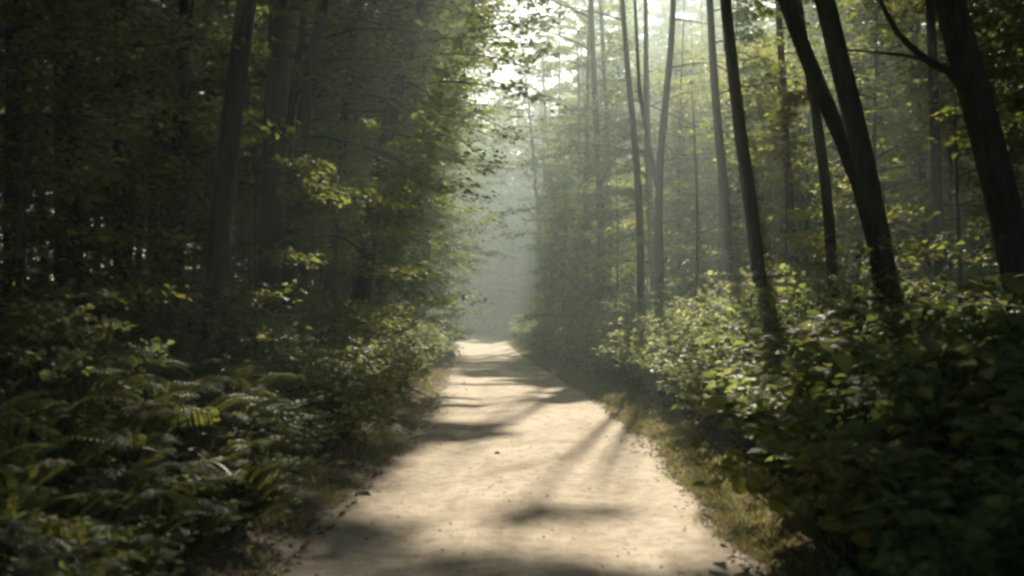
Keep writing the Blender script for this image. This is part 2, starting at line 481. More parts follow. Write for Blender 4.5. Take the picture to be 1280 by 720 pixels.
hero([(214, 430), (222, 200), (229, 0)], 19.0, .19, 'medium dark trunk left of the nearest left trunk, well behind the sprays', H=20)
hero([(20, 450), (16, 200), (14, 0)], 15.5, .17, 'dark trunk at the left edge of the picture', H=20)
# right side
hero([(1296, 420), (1278, 330), (1243, 200), (1212, 70), (1190, 0)], 10.0, .185, 'massive dark trunk at the right edge leaning left with a crooked side limb', H=19, nb=9, sides=18, dY=.05,
     extra_pix=[([(1236, 160, 0), (1200, 92, .1), (1160, 72, .2), (1130, 45, .4), (1105, 0, .6), (1090, -40, .8)], .05, .018), ([(1160, 72, .2), (1130, 66, .3), (1085, 62, .6), (1040, 58, .9)], .022, .008)])
hero([(1124, 400), (1108, 330), (1088, 230), (1058, 90), (1033, 0)], 13.0, .17, 'dark trunk leaning left, right one of the crossing pair above the right bank', H=20, nb=34, dY=.05, sides=16)
hero([(1112, 400), (1100, 290), (1072, 205), (1016, 90), (983, 0), (970, -40)], 14.2, .14, 'more slanted dark trunk crossing behind its neighbour above the right bank', H=19, nb=34, sides=14)
hero([(1047, 400), (1040, 300), (1028, 170), (1012, 80), (1000, 0)], 16.0, .10, 'thin trunk standing left of the crossing pair on the right', H=17)
hero([(958, 400), (948, 320), (930, 190), (917, 80), (909, 0)], 18.0, .14, 'upright trunk with a broad foot behind the sunlit bramble on the right', H=20, base=7, sides=14)
hero([(914, 390), (909, 270), (896, 130), (889, 0)], 23.0, .13, 'mid sized trunk left of and behind the broad footed one', H=19, base=6)
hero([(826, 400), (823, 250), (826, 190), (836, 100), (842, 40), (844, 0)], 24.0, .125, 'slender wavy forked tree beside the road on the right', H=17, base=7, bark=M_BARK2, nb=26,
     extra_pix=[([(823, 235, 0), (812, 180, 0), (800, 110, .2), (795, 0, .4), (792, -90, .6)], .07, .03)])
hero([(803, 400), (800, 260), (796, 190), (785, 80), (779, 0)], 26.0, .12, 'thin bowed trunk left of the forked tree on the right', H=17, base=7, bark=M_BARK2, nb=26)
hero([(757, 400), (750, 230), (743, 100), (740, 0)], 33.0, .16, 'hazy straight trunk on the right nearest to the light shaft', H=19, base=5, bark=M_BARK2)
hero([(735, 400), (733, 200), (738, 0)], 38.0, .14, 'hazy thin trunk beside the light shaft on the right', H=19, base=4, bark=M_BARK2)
hero([(1180, 400), (1172, 200), (1168, 0)], 19.0, .12, 'slim straight trunk in the right wood left of the massive one', H=20)
hero([(1000, 400), (985, 200), (976, 0)], 25.0, .13, 'slim dim trunk in the wood behind the thin right trunk', H=20)

# --- trees whose leaves hang low along both road sides
for (Y, dx, H, base, Rad) in ((20.5, -5.2, 15, 2.8, 3.7), (24, -4.4, 17, 5.5, 4.0), (27.5, -4.3, 16, 2.4, 4.0), (31, -4.6, 17, 2.6, 4.0), (34.5, -4.2, 18, 2.2, 4.2), (39.5, -4.4, 18, 2.0, 4.2), (45, -4.2, 19, 1.8, 4.0),
                              (51, -4.3, 19, 1.8, 3.8), (57, -4.2, 20, 1.8, 3.6), (63, -4.0, 21, 1.5, 3.6)):
    x = float(cx(Y)) + dx
    taken.append((x, Y))
    make_tree((x, Y, float(ground(x, Y)) - .08), H, rng.uniform(.10, .17), base, Rad, 'leafy beech with low layered sprays on the left roadside', 'beeches with low sprays along the left roadside',
              nb=70, ntw=13, nl=15, leaf=.165, lean=(rng.uniform(1.2, 2.4), 0), droop=.3)
for (Y, dx, H, base, Rad) in ((29, 4.6, 15, 2.2, 3.0), (35.5, 4.2, 16, 2.0, 3.2), (41, 4.8, 17, 1.8, 3.4), (47, 4.2, 18, 1.8, 3.4), (53, 4.4, 19, 1.6, 3.4), (59.5, 4.1, 20, 1.6, 3.4), (66, 4.2, 21, 1.5, 3.5)):
    x = float(cx(Y)) + dx
    taken.append((x, Y))
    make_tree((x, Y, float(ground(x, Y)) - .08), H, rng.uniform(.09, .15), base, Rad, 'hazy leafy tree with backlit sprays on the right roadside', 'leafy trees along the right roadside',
              nb=38, ntw=12, nl=14, leaf=.17, mat=M_SPRAY, lean=(rng.uniform(-.8, .3), 0), bark=M_BARK2, droop=.3)  # brighter leaf than the left row: backlit glow put into the colour

# --- young beeches with flat sprays under the big trees
x0, y0 = -6.6, 12.0
gz = float(ground(x0, y0))
br = [(4.3, .12, 3.2, .08), (3.9, -.2, 3.3, .06), (3.5, .3, 3.0, .04), (3.2, -.05, 3.5, .03), (2.8, .4, 2.6, .02), (2.5, -.45, 2.4, 0), (4.0, PI, 2.0, .1), (3.2, 2.6, 2.0, .1), (2.6, 3.6, 1.8, 0),
      (4.8, 1.2, 1.8, .3), (4.9, -.9, 1.8, .3), (5.1, .2, 1.6, .4), (1.9, .2, 1.5, 0), (2.1, 1.2, 1.6, 0), (3.7, -.8, 2.2, .05), (4.5, .55, 2.2, .15)]
make_tree((x0, y0, gz - .05), 5.6, .05, 1.5, 2, 'young beech with flat layered yellow-green sprays left of the nearest left trunk', branches=br, carve=False, ntw=22, nl=14, leaf=.10, bark=M_BARK2, mat=M_SPRAY, droop=.10, fine=True, sides=8, name='young_beech', wide=.36)
taken.append((x0, y0))
x0, y0 = (322 - 640) / FPX * 12.6, 12.6
gz = float(ground(x0, y0))
br = [(2.95, -.10, 1.65, -.08), (2.92, .22, 1.0, -.05), (3.2, .5, .75, .05), (2.0, -.6, .7, 0), (2.6, 2.8, .8, .05), (3.4, 3.6, .5, .2)]
make_tree((x0, y0, gz - .05), 4.0, .03, 1.2, 1.5, 'small beech sending one long pale spray out right of the nearest left trunk', branches=br, carve=False, ntw=18, nl=10, leaf=.085, bark=M_BARK2, mat=M_SPRAY, droop=.13, fine=True, sides=7, name='young_beech', wide=.36)
taken.append((x0, y0))
for (px, Y, H, Rad, lab) in ((420, 16, 4.4, 1.7, 'low young beech in deep shade right of the stout left trunk'), (150, 15, 4.5, 2.0, 'dim young beech among the left trunks above the ferns'),
                             (20, 10.5, 4.6, 2.0, 'dim young beech at the left edge above the ferns')):
    x = (px - 640) / FPX * Y
    make_tree((x, Y, float(ground(x, Y)) - .05), H, .04, .9, Rad, lab, nb=20, carve=False, ntw=14, nl=12, leaf=.10, bark=M_BARK2, mat=M_SPRAY, droop=.15, shape='cone', e_hi=.5, sides=6, name='young_beech')
for (x, Y, H, Rad) in ((6.2, 27, 11, 2.6), (8.4, 23, 10, 2.5), (5.6, 33, 13, 2.8), (9.2, 31, 12, 2.8), (7.2, 39, 13, 2.8), (11.5, 26, 11, 2.7), (4.9, 23.5, 7, 1.9)):
    taken.append((x, Y))
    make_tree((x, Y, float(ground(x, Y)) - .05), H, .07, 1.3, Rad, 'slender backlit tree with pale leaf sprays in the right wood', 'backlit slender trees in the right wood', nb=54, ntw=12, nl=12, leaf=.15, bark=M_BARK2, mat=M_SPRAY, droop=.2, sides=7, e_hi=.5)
for (px, Y, H, Rad, lab) in ((870, 21, 6.5, 2.1, 'young beech with pale sprays between the forked tree and the broad footed trunk'), (985, 17.5, 5.0, 2.0, 'young beech with layered sprays right of the broad footed trunk'),
                             (1200, 13.5, 4.5, 2.0, 'young beech with sunlit tips behind the massive right trunk'), (770, 30, 7.0, 2.2, 'hazy young beech at the foot of the thin bowed trunk'),
                             (1290, 11.8, 4.8, 1.6, 'young beech with yellow leaves at the right edge')):
    x = (px - 640) / FPX * Y
    make_tree((x, Y, float(ground(x, Y)) - .05), H, .045, .9, Rad, lab, nb=24, ntw=14, nl=11, leaf=.11, bark=M_BARK2, mat=M_SPRAY, droop=.15, shape='cone', e_hi=.5, sides=6, name='young_beech')

for (Y, dx, H, lab) in ((33.5, -2.75, 7.5, 'dark young beech screening the left side of the light shaft, nearest of its row'), (37.5, -2.6, 8.5, 'dim young beech close left of the light shaft, second of its row'),
                        (42, -2.7, 9.0, 'hazy young beech directly left of the light shaft, farthest of its row'), (35, 3.7, 5.5, 'dark young beech screening the right side of the light shaft'),
                        (40.5, 3.0, 7.5, 'hazy young beech directly right of the light shaft'), (46, 3.5, 10, 'farthest hazy young beech right of the light shaft')):
    x = float(cx(Y)) + dx
    taken.append((x, Y))
    make_tree((x, Y, float(ground(x, Y)) - .05), H, .06, .25, rng.uniform(1.5, 2.0), lab, nb=46 if dx < 0 else 32, ntw=12, nl=13, leaf=.15, bark=M_BARK, carve=False, shape='cone', e_lo=.1, e_hi=.6, sides=7, droop=.2, name='young_beech')

x, Y = float(cx(37)) - 3.4, 37.0
taken.append((x, Y))
make_tree((x, Y, float(ground(x, Y)) - .08), 16, .13, 7.0, 3.0, 'leaning beech reaching over the road on the left below the sky gap', nb=50, ntw=13, nl=12, leaf=.16, lean=(2.0, 0), carve=False, droop=.3, sides=8)
for dx, Y, H, ln, lab in ((-3.5, 50.0, 17.5, 2.6, 'tall beech arching over the far road from the left under the sky gap'), (3.6, 55.0, 18, -1.9, 'tall pale beech arching over the far road from the right under the sky gap')):
    x = float(cx(Y)) + dx
    taken.append((x, Y))
    make_tree((x, Y, float(ground(x, Y)) - .08), H, .13, 9.5, 3.6, lab, nb=27, ntw=11, nl=11, leaf=.18, lean=(ln, 0), carve=False, droop=.25, sides=8, mat=M_SPRAY, bark=M_BARK2)
x, Y = float(cx(60)) + 3.7, 60.0
taken.append((x, Y))
make_tree((x, Y, float(ground(x, Y)) - .08), 15.5, .10, 5.5, 2.9, 'backlit yellow-green tree hanging over the far end of the road', nb=46, ntw=11, nl=12, leaf=.18, bark=M_BARK2, mat=M_SPRAY, sides=7)

# --- the wood behind: prototypes copied
def copy_tree(o, loc, rz, label, group):
    c = o.copy(); C.objects.link(c); c.location = loc; c.rotation_euler = (0, 0, rz); c.scale = (1, 1, 1)
    c['label'] = label; c['group'] = group
    for ch in list(o.children):
        d = ch.copy(); C.objects.link(d); d.parent = c
    return c


LAB = {'l': ('tall dark trunk deep in the left wood', 'trees deep in the left wood'), 'r': ('tall dim trunk deep in the right wood', 'trees deep in the right wood'),
       'e': ('hazy tree closing the view where the road bends away', 'hazy trees at the end of the road'), 'b': ('tall tree beside or behind the viewpoint', 'trees around the viewpoint')}


def spot_ok(x, Y, dmin):
    return all((x - a) ** 2 + (Y - b) ** 2 > dmin * dmin for a, b in taken)


# close to the road each tree has a crown of its own (they let the light down or not)
near_cands = []
for tries in range(4000):
    Y = rng.uniform(-6, 88); sgn = rng.choice([-1, 1]); d = rng.uniform(3.6, 11.5)
    x = float(cx(Y)) + sgn * d
    if Y < 24 and abs((x) / max(Y, .1) * FPX) < 640 and Y < 17: continue        # keep the near view as the photo has it
    if Y < 4 and x > -2: continue
    if 62 < Y < 86 and -5 < x < 1.8: continue
    if not spot_ok(x, Y, 3.1): continue
    taken.append((x, Y)); near_cands.append((x, Y))
for x, Y in near_cands:
    k = 'b' if Y < 4 else ('l' if x < cx(Y) else 'r')
    H = rng.uniform(16, 21)
    lowleaf = Y > 30
    make_tree((x, Y, float(ground(x, Y)) - .08), H, rng.uniform(.08, .19), rng.uniform(1.8, 4) if lowleaf else rng.uniform(5, 7), rng.uniform(3.0, 3.9), *LAB[k], nb=40 if k == 'r' and Y > 24 else 64, mat=M_SPRAY if k == 'r' and Y > 24 else M_CROWN, ntw=12, nl=15, leaf=.205, sides=9,  # right crowns farther off get the brighter leaf, a sunlit look by colour
              lean=(rng.uniform(-.6, .6), rng.uniform(-.6, .6)), bark=M_BARK if rng.uniform() < .6 else M_BARK2)
# a closing stand where the road bends out of sight
for tries in range(900):
    Y = rng.uniform(86, 104); x = rng.uniform(-12, 9)
    if abs(x - cx(Y)) < 2.0 or not spot_ok(x, Y, 2.3): continue
    taken.append((x, Y))
    make_tree((x, Y, float(ground(x, Y)) - .08), rng.uniform(9, 13) if Y < 93 else rng.uniform(18, 22), rng.uniform(.09, .16), rng.uniform(.4, 1.2), rng.uniform(2.6, 3.6), *LAB['e'], nb=90, ntw=12, nl=14, leaf=.25, sides=7, bark=M_BARK2, carve=False)
for x, Y in ((8, 73), (11.5, 71), (9.5, 78), (14, 75), (12.5, 82), (7.2, 84), (17, 79), (16.5, 70)):
    if not spot_ok(x, Y, 1.2): continue
    taken.append((x, Y))
    make_tree((x, Y, float(ground(x, Y)) - .08), rng.uniform(25, 28), rng.uniform(.14, .2), rng.uniform(6, 9), rng.uniform(3.4, 4.2), *LAB['r'], nb=80, ntw=12, nl=14, leaf=.24, sides=7, bark=M_BARK2, carve=False)
protos = []
far_spots = []
for tries in range(3500):
    Y = rng.uniform(-12, 92); x = rng.uniform(-33, 33)
    d = abs(x - cx(Y))
    if d < 11.5 and Y < 90: continue
    if d < 3.5 or (Y < 5 and -2 < x < 16): continue
    if abs(x) > 13 + .62 * (Y + 8): continue
    if not spot_ok(x, Y, 3.3 if d < 20 else 4.3): continue
    taken.append((x, Y)); far_spots.append((x, Y))
for i, (x, Y) in enumerate(far_spots):
    k = 'b' if Y < 4 else ('l' if x < cx(Y) else 'r')
    loc = (x, Y, float(ground(x, Y)) - .08)
    if i < 7:
        protos.append(make_tree(loc, rng.uniform(16, 21), rng.uniform(.10, .2), [6, 4, 2.5, 2, 5, 3, 2][i], rng.uniform(3.4, 4.2), *LAB[k], nb=52, ntw=12, nl=14, leaf=.23, sides=8, carve=False,
                                lean=(rng.uniform(-.8, .8), rng.uniform(-.8, .8)), bark=M_BARK if i % 2 else M_BARK2))
    else:
        copy_tree(protos[i % 7], loc, rng.uniform(0, 2 * PI), *LAB[k])


# ------------------------------------------------------------------ bushes
def bush_data(g, Hb, Rb, nsh, nl, leaf, lateral=3):
    Ps, Ds, Ns, Ss, tubes = [], [], [], [], []
    for i in range(nsh):
        az = g.uniform(0, 2 * PI); out = Rb * math.sqrt(g.uniform(.02, 1)); top = Hb * g.uniform(.55, 1.08) * (1 - .35 * (out / Rb) ** 2)
        hd = np.array([math.cos(az), math.sin(az), 0]); sd = np.array([-hd[1], hd[0], 0])
        b0 = hd * out * .25 * g.uniform(.3, 1) + sd * g.normal(0, .06)
        bend = g.uniform(.25, .6)

        def bp(t):
            t = np.asarray(t)[..., None]
            return b0 + hd * out * (.35 * t + .65 * t ** 2.2) + np.array([0, 0, 1.]) * top * ((1 + bend) * t - bend * t ** 3 * 1.0) + sd * .12 * np.sin(t * 3 + az)
        t = np.linspace(0, 1, 7)
        tubes.append((bp(t), np.linspace(.007, .002, 7), 4))
        # leaves along the shoot, and on short side shoots
        for q in range(lateral + 1):
            if q == 0:
                u = g.uniform(.18, 1, nl); P = bp(u); T = norm(bp(u + .03) - P)
            else:
                tb = g.uniform(.35, .95); o = bp(np.array([tb]))[0]
                a2 = g.uniform(0, 2 * PI); v = norm(np.array([math.cos(a2), math.sin(a2), g.uniform(.0, .7)]))
                u = g.uniform(0, 1, nl // 2); ll = g.uniform(.14, .34)
                P = o + v * (u * ll)[:, None] - np.array([0, 0, 1.]) * (.12 * u * u)[:, None]; T = np.repeat(v[None], len(u), 0)
            n = len(P); a = g.uniform(0, 2 * PI, n)
            out2 = np.stack([np.cos(a), np.sin(a), g.normal(.0, .25, n)], -1)
            D = norm(T * .55 + out2)
            P = P + out2 * g.uniform(.0, .06, n)[:, None]
            rad = P.copy(); rad[:, 2] = (P[:, 2] - Hb * .35)
            N = norm(norm(rad) * .55 + np.array([0, 0, .75]) + g.normal(0, .35, (n, 3)))
            Ps.append(P); Ds.append(D); Ns.append(N); Ss.append(leaf * g.uniform(.4, 1.5, n) * (1 if i % 4 else .7))
    P = np.concatenate(Ps); k = P[:, 2] > .03
    return P[k], np.concatenate(Ds)[k], np.concatenate(Ns)[k], np.concatenate(Ss)[k], tubes


def make_bush_meshes(n, Hb, Rb, nsh, nl, leaf, mat, wide, seed, lateral=3):
    r = []
    for i in range(n):
        g = np.random.default_rng(seed + i)
        P, D, N, s, tb = bush_data(g, Hb * g.uniform(.9, 1.1), Rb, nsh, nl, leaf, lateral)
        r.append((leaves_mesh('foliage', P, D, N, s, mat, wide, True), tubes_mesh('stems', tb, M_STEM)))
    return r


BRAM = make_bush_meshes(5, 1.35, .95, 84, 19, .072, M_BUSH, .42, 500)
BROAD = make_bush_meshes(5, 1.30, .95, 48, 15, .118, M_BUSH, .42, 600)
LOWB = make_bush_meshes(4, .75, .75, 42, 13, .075, M_BUSH, .40, 700)


def put_bush(pair, x, Y, sc_, label, group, name='bush', cat='bush', zs=1.0):
    o = thing(name, label, cat, (x, Y, float(ground(x, Y)) - .03), group, rng.uniform(0, 2 * PI))
    link('foliage', pair[0], o); link('stems', pair[1], o)
    o.scale = (sc_, sc_, sc_ * zs)
    return o


# right bank, near: broad leaves in open shade; middle: bramble in the sun; far: hazy
nb_ = 0
for row, (d0, zs) in enumerate(((2.85, .88), (3.6, 1.06), (4.6, .95), (5.8, .80), (7.3, .65))):
    Y = 3.2 + .3 * row
    while Y < 62:
        dx = d0 + rng.uniform(-.12, .15) + .08 * math.sin(Y * .9)
        if row < 3: dx += -.48 * float(1 - sstep(6, 9, Y)) + .02 * float(sstep(8, 10, Y) * (1 - sstep(18, 22, Y)))
        x = float(cx(Y)) + dx
        inview = abs(x / Y * FPX) < 760
        if inview and not (row >= 3 and Y > 34):
            if Y < 11.5:
                put_bush(BROAD[nb_ % 5], x, Y, rng.uniform(.92, 1.12), 'broad-leaved bush in cool shade on the near right bank', 'shaded bushes on the near right bank', zs=zs * rng.uniform(1.0, 1.18))
            elif Y < 23:
                put_bush(BRAM[nb_ % 5], x, Y, rng.uniform(.95, 1.2), 'bramble bush catching the sun on the middle of the right bank', 'sunlit brambles on the right bank', 'bramble_bush', zs=zs * rng.uniform(1.0, 1.15) * (1.12 if row else 1.05))
            else:
                put_bush(BRAM[nb_ % 5], x, Y, rng.uniform(1.0, 1.3), 'hazy bush on the far part of the right bank', 'hazy bushes along the far right roadside', zs=zs * rng.uniform(.95, 1.2))
            nb_ += 1
        Y += rng.uniform(.95, 1.25) * (1 if Y < 14 else 1.1 if Y < 25 else 1.5)
# left side
for row, (d0, zs) in enumerate(((-2.55, .86), (-3.6, 1.05), (-4.8, 1.0), (-6.4, .9))):
    Y = 11.0 + .4 * row
    while Y < 62:
        dx = d0 + rng.uniform(-.25, .2)
        x = float(cx(Y)) + dx
        if abs(x / Y * FPX) < 740 and not (row >= 3 and Y > 30):
            if Y < 25:
                put_bush((BRAM if nb_ % 3 else LOWB)[nb_ % 4], x, Y, rng.uniform(.95, 1.2), 'dark bush in the shaded left hedge beyond the ferns', 'shaded bushes of the left hedge', zs=zs * rng.uniform(.85, 1.1))
            elif Y < 33:
                put_bush(BRAM[nb_ % 5], x, Y, rng.uniform(1.05, 1.25), 'bramble bush at the sunlit end of the left hedge', 'sunlit brambles at the end of the left hedge', 'bramble_bush', zs=zs * rng.uniform(.95, 1.1))
            else:
                put_bush(BRAM[nb_ % 5], x, Y, rng.uniform(1.0, 1.3), 'hazy bush on the far left roadside', 'hazy bushes along the far left roadside', zs=zs * rng.uniform(.8, 1.05))
            nb_ += 1
        Y += rng.uniform(.95, 1.3) * (1 if Y < 25 else 1.6)

# ------------------------------------------------------------------ ferns on the left
def frond_mesh(L, seed):
    g = np.random.default_rng(seed)
    n = 24
    t = np.linspace(.14, .99, n)
    arch = g.uniform(.75, 1.05)

    def rp(t):
        t = np.asarray(t)[..., None]
        a = arch * t
        return np.concatenate([L * (.10 * t + .56 * t ** 2.0), .05 * L * np.sin(t * 2.6 + seed), L * (1.22 * t - .58 * t ** 3.0)], -1)
    P0 = rp(t); T = norm(rp(t + .01) - P0)
    sd = norm(np.cross(T, np.array([0, 0, 1.]))); up = np.cross(sd, T)
    Ps, Ds, Ns, Ss = [], [], [], []
    pl = L * .30 * np.sin(PI * np.clip(t, 0, 1) ** .75) ** .8 + .015
    for sgn in (-1, 1):
        for k in range(n):
            d = norm(sd[k] * sgn + T[k] * .42 - up[k] * .12)
            m = 6
            for q in range(m):
                f = (q + .5) / m
                b = P0[k] + d * pl[k] * f - np.array([0, 0, 1.]) * (pl[k] * .22 * f * f)
                w = pl[k] * .23 * (1.05 - f)
                pr = np.cross(up[k], d)
                for s2 in (-1, 1):
                    Ps.append(b); Ds.append(d * .6 + pr * s2); Ns.append(up[k] + g.normal(0, .15, 3)); Ss.append(max(w, .008) * 1.25)
            Ps.append(P0[k] + d * pl[k] * .8); Ds.append(d); Ns.append(up[k]); Ss.append(pl[k] * .25)
    lm = leaves_mesh('frond', np.array(Ps), np.array(Ds), np.array(Ns), np.array(Ss), M_FERN, .34)
    # rachis joined to the blade
    tt = np.linspace(0, 1, 9)
    st = tubes_mesh('tmp', [(rp(tt), np.linspace(.006, .0015, 9), 4)], M_FERN)
    nv = len(lm.vertices)
    co = np.empty(nv * 3, np.float32); lm.vertices.foreach_get('co', co)
    c2 = np.empty(len(st.vertices) * 3, np.float32); st.vertices.foreach_get('co', c2)
    F3 = np.array([p.vertices[:] for p in lm.polygons]); F4 = np.array([p.vertices[:] for p in st.polygons]) + nv
    me = mesh_np('frond', np.concatenate([co, c2]).reshape(-1, 3), F4=F4, F3=F3, mat=M_FERN)
    bpy.data.meshes.remove(lm); bpy.data.meshes.remove(st)
    return me


FROND = [frond_mesh(1.0, 900 + i) for i in range(5)]


def put_fern(x, Y, size, label, group):
    o = thing('fern', label, 'fern', (x, Y, float(ground(x, Y)) - .02), group, rng.uniform(0, 2 * PI))
    n = int(rng.integers(8, 12))
    for i in range(n):
        f = link('frond', FROND[int(rng.integers(0, 5))], o)
        s = size * rng.uniform(.75, 1.15)
        f.rotation_euler = (rng.uniform(-.12, .12), rng.uniform(-.30, .30), i * 2 * PI / n + rng.uniform(-.3, .3)); f.scale = (s, s, s)
    return o


for row, (d0, zs) in enumerate(((-2.2, .5), (-2.9, .62), (-3.9, .85), (-5.2, .9), (-6.5, .9))):
    Y = 4.4 + .35 * row
    while Y < 11.2:
        x = d0 + rng.uniform(-.3, .3)
        if abs(x / Y * FPX) < 760:
            put_bush(BRAM[nb_ % 5] if row > 1 else LOWB[nb_ % 4], x, Y, rng.uniform(.7, .95) if row > 1 else rng.uniform(.75, 1.0), 'dark bush half buried among the ferns on the left bank', 'dark bushes among the left ferns', zs=zs * rng.uniform(1.05, 1.35))
            nb_ += 1
        Y += rng.uniform(1.1, 1.6)
fs = []
for tries in range(5000):
    Y = rng.uniform(3.4, 13); x = rng.uniform(-7.2, -1.85)
    d = x - cx(Y)
    if d > -1.95 - .35 * sstep(7, 11, Y) * 1: continue
    if abs(x / Y * FPX) > 720: continue
    if any((x - a) ** 2 + (Y - b) ** 2 < .37 ** 2 for a, b in fs): continue
    fs.append((x, Y))
    if len(fs) > 285: break
    front = d > -2.7
    put_fern(x, Y, rng.uniform(.45, .65) if front else rng.uniform(.72, 1.08), 'fern with arching fronds in the shaded bank on the left', 'ferns crowding the left bank')

# ------------------------------------------------------------------ grass, dead leaves, gravel
def blades(n, side, seed):
    g = np.random.default_rng(seed)
    Y = 3.5 + (62 - 3.5) * g.uniform(0, 1, n) ** 1.7
    d = np.abs(g.normal(0, .26, n)) + (1.50 + .22 * (fbm(Y * .8, 1.0, 71 + seed) - .5) * 2)
    d = np.where(g.uniform(0, 1, n) < .25, g.uniform(1.4, 2.4, n), d)
    cl = fbm(Y * 1.6, d * 3, 81 + seed)
    k = (cl > (.33 if side > 0 else .47) + .12 * (g.uniform(0, 1, n) - .5)) & (d < 2.7)
    Y, d = Y[k], d[k]; n = len(Y)
    x = cx(Y) + side * d
    P = np.stack([x, Y, ground(x, Y) - .01], -1)
    a = g.uniform(0, 2 * PI, n)
    D = np.stack([np.cos(a) * .55, np.sin(a) * .55, g.uniform(.5, 1.2, n)], -1)
    N = np.stack([-np.sin(a) * .3 + np.cos(a) * -.6, np.cos(a) * .3 - np.sin(a) * .6, g.uniform(.2, .6, n)], -1)
    return P, D, N, g.uniform(.03, .15, n) * (1 + .8 * (g.uniform(0, 1, n) > .95)) * (.42 + 1.0 * np.clip(d - 1.5, 0, .6))


B1 = blades(130000, 1, 1); B2 = blades(48000, -1, 2)
B = [np.concatenate([a, b]) for a, b in zip(B1, B2)]
tag(link('verge_grass', leaves_mesh('verge_grass', *B, M_GRASS, .055, True, .02)), 'dry and green grass tufts along both road edges', 'grass', kind='stuff')

g = np.random.default_rng(5)
n = 16000
Y = 3.5 + 55 * g.uniform(0, 1, n) ** 1.8; d = g.normal(0, 1, n) * .55; sgn = np.where(g.uniform(0, 1, n) < .5, -1, 1)
d = sgn * (1.75 + d)
k = (np.abs(d) > 1.0) & (np.abs(d) < 3.4) & ((np.abs(d) > 1.4) | (g.uniform(0, 1, n) < .07))
Y, d = Y[k], d[k]; x = cx(Y) + d; n = len(x); a = g.uniform(0, 2 * PI, n)
P = np.stack([x, Y, np.maximum(ground(x, Y), road_z(d, Y)[2]) + .008], -1)
tag(link('fallen_leaves', leaves_mesh('fallen_leaves', P, np.stack([np.cos(a), np.sin(a), g.normal(.05, .18, n)], -1), np.stack([g.normal(0, .35, n), g.normal(0, .35, n), np.ones(n)], -1), g.uniform(.03, .075, n), M_LITTER, .34, True)),
    'brown dead leaves scattered along the road edges', 'dead leaves', kind='stuff')


def pebbles(P, r, g):
    """little uneven stones: squashed jittered octahedra with a split"""
    base = np.array([[1, 0, 0], [0, 1, 0], [-1, 0, 0], [0, -1, 0], [.7, .7, .0], [-.7, .7, 0], [-.7, -.7, 0], [.7, -.7, 0], [.35, .1, .55], [-.3, .3, .6], [-.1, -.4, .5]])
    F = [(0, 4, 8), (4, 1, 8), (1, 9, 8), (1, 5, 9), (5, 2, 9), (2, 10, 9), (2, 6, 10), (6, 3, 10), (3, 7, 10), (7, 0, 8), (7, 8, 10), (8, 9, 10)]
    n = len(P)
    a = g.uniform(0, 2 * PI, n); c, s = np.cos(a), np.sin(a)
    V = base[None] * (1 + g.normal(0, .14, (n, 11, 3)))
    V = V * np.stack([r, r * g.uniform(.6, 1, n), r * g.uniform(.7, 1.1, n)], -1)[:, None]
    X = V[..., 0] * c[:, None] - V[..., 1] * s[:, None]; Yy = V[..., 0] * s[:, None] + V[..., 1] * c[:, None]
    V = np.stack([X, Yy, V[..., 2]], -1) + P[:, None]
    return V.reshape(-1, 3), (np.arange(n)[:, None, None] * 11 + np.array(F)[None]).reshape(-1, 3)


n = 3400
Y = 3.5 + 40 * g.uniform(0, 1, n) ** 1.9; d = np.clip(g.normal(0, .85, n), -1.7, 1.7)
xx, yy, zz = road_z(d, Y)
V, F = pebbles(np.stack([xx, yy, zz - .002], -1), .004 + .016 * g.uniform(0, 1, n) ** 3, g)
tag(link('gravel', mesh_np('gravel', V, F3=F, mat=stone_mat('pale_gravel', (.20, .15, .10), (.46, .40, .32)))), 'small pale stones strewn over the sandy road', 'gravel', kind='stuff')
for (px, py, r, lab) in ((622, 568, .05, 'small dark stone lying alone in the middle of the sandy road'), (684, 622, .032, 'tiny dark stone on the road nearer than the lone one'), (458, 620, .07, 'earthy stone at the left road edge beside the ferns'), (462, 562, .08, 'brown clod on the left verge under the hedge')):
    Y = FPX * CAMZ / (py - HOR); x = (px - 640) / FPX * Y
    z = float(max(ground(x, Y), road_z(np.array(x - cx(Y)), np.array(Y))[2]))
    V, F = pebbles(np.zeros((1, 3)), np.array([r]), g)
    tag(link('stone', mesh_np('stone', V, F3=F, mat=stone_mat('dark_stone', (.05, .038, .028), (.07, .05, .04))), loc=(x, Y, z - .005)), lab, 'stone')

# undergrowth in the deep wood, one uncountable mass each side of sight
g = np.random.default_rng(8)
n = 170000
Y = g.uniform(12, 104, n); x = g.uniform(-34, 34, n); d = np.abs(x - cx(Y))
k = (d > 6.8) & (np.abs(x) < 4 + .62 * Y) | ((Y > 74) & (d > 2.6) & (np.abs(x) < 30))
x, Y = x[k], Y[k]; n = len(x); a = g.uniform(0, 2 * PI, n)
hgt = 3.6 * fbm(x * .45, Y * .45, 91) ** 1.3 * g.uniform(.1, 1, n) ** .6
P = np.stack([x, Y, ground(x, Y) + hgt], -1)
tag(link('undergrowth', leaves_mesh('undergrowth', P, np.stack([np.cos(a), np.sin(a), g.normal(0, .3, n)], -1), np.stack([g.normal(0, .5, n), g.normal(0, .5, n), np.ones(n)], -1), g.uniform(.16, .34, n), M_BUSH, .38)),
    'low dark undergrowth covering the forest floor behind the hedges', 'undergrowth', kind='stuff')

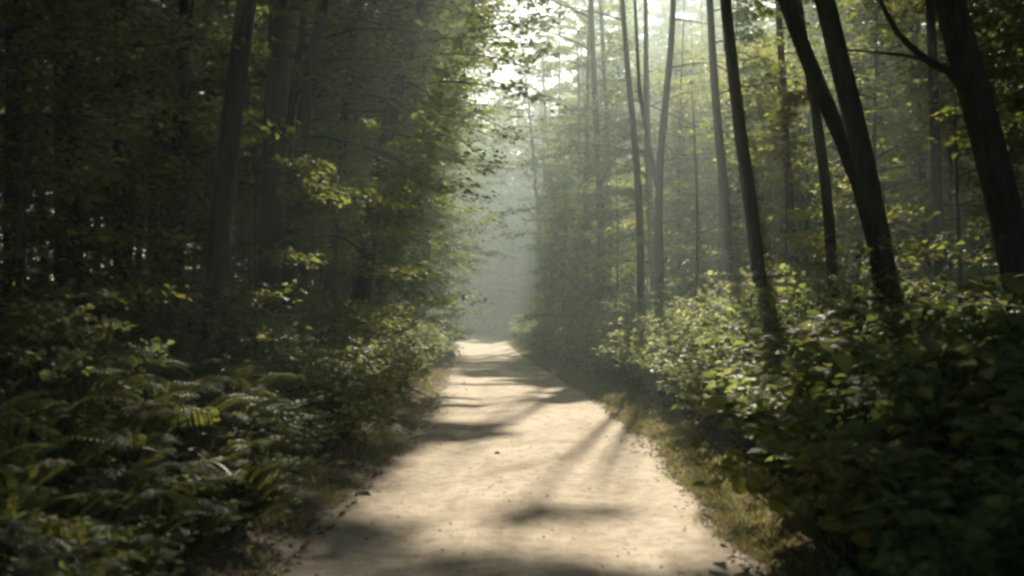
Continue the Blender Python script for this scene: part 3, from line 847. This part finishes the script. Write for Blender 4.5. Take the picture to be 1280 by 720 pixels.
g = np.random.default_rng(18)
n = 420000
Y = g.uniform(8, 122, n); x = g.uniform(-46, 46, n); z = g.uniform(0, 1, n) ** .9 * 21
k = ((np.abs(x) > 31) | (Y > 103)) & (np.abs(x) < 18 + .62 * Y) & (fbm(x * .22 + z * .15, Y * .22 + z * .31, 93) + .12 * (z < 5) > .42)
x, Y, z = x[k], Y[k], z[k]; n = len(x); a = g.uniform(0, 2 * PI, n)
P = np.stack([x, Y, ground(x, Y) + z], -1)
tag(link('distant_wood', leaves_mesh('distant_wood', P, np.stack([np.cos(a), np.sin(a), g.normal(0, .3, n)], -1), np.stack([g.normal(0, .6, n), g.normal(0, .6, n), np.ones(n)], -1), g.uniform(.3, .55, n), M_CROWN, .40)),
    'far leafy wood closing the view behind all the trunks', 'wood', kind='stuff')

# ------------------------------------------------------------------ haze
m, nt, nd, ln = new_mat('haze')
out = nd.new('ShaderNodeOutputMaterial'); v = nd.new('ShaderNodeVolumePrincipled')
v.inputs['Density'].default_value = .0033; v.inputs['Anisotropy'].default_value = .6; v.inputs['Color'].default_value = (.80, .94, .90, 1)
for nm in ('Density Attribute', 'Color Attribute', 'Temperature Attribute'):
    if nm in v.inputs: v.inputs[nm].default_value = ''
ln.new(v.outputs[0], out.inputs['Volume'])
m.cycles.homogeneous_volume = True
x1, x2, y1, y2, z1, z2 = -90, 90, -45, 165, -1.6, 30
V = np.array([(x1, y1, z1), (x2, y1, z1), (x2, y2, z1), (x1, y2, z1), (x1, y1, z2), (x2, y1, z2), (x2, y2, z2), (x1, y2, z2)])
F = [(0, 3, 2, 1), (4, 5, 6, 7), (0, 1, 5, 4), (1, 2, 6, 5), (2, 3, 7, 6), (3, 0, 4, 7)]
tag(link('haze', mesh_np('haze', V, F4=F, mat=m)), 'thin pale morning haze filling the forest road', 'haze', kind='stuff')

# ------------------------------------------------------------------ light
w = bpy.data.worlds.new('World'); sc.world = w; w.use_nodes = True
nt = w.node_tree; nt.nodes.clear()
sky = nt.nodes.new('ShaderNodeTexSky'); sky.sky_type = 'NISHITA'; sky.sun_disc = False
sky.sun_elevation = SUN_EL; sky.sun_rotation = SUN_AZ; sky.dust_density = 2.0; sky.altitude = 100
bg = nt.nodes.new('ShaderNodeBackground'); bg.inputs[1].default_value = .05
o = nt.nodes.new('ShaderNodeOutputWorld')
nt.links.new(sky.outputs[0], bg.inputs[0]); nt.links.new(bg.outputs[0], o.inputs[0])
sl = bpy.data.lights.new('sun', 'SUN'); sl.energy = 5.0; sl.angle = R(1.0); sl.color = (1, .91, .75)
so = bpy.data.objects.new('sun', sl); C.objects.link(so)
so.rotation_euler = Vector(S).to_track_quat('Z', 'Y').to_euler(); so.location = (0, 30, 40)

# ------------------------------------------------------------------ camera
cd = bpy.data.cameras.new('camera'); cam = bpy.data.objects.new('camera', cd); C.objects.link(cam)
cd.sensor_width = 36; cd.lens = FPX / 1280 * 36; cd.clip_end = 1000; cd.clip_start = .05
cam.location = (0, 0, CAMZ); cam.rotation_euler = (R(90) + math.atan((HOR - 360) / FPX), 0, 0)
cd.dof.use_dof = True; cd.dof.focus_distance = 20; cd.dof.aperture_fstop = 1.6
sc.camera = cam

sc.view_settings.view_transform = 'Standard'; sc.view_settings.look = 'None'; sc.view_settings.gamma = 1; sc.view_settings.exposure = 1.38
cy = sc.cycles
sc.render.engine = 'CYCLES'
cy.use_denoising = True; cy.denoiser = 'OPENIMAGEDENOISE'
cy.max_bounces = 6; cy.diffuse_bounces = 3; cy.glossy_bounces = 2; cy.transmission_bounces = 4; cy.volume_bounces = 1; cy.transparent_max_bounces = 4
cy.sample_clamp_indirect = 4; cy.use_adaptive_sampling = True; cy.adaptive_threshold = .02
cy.filter_width = 2.8
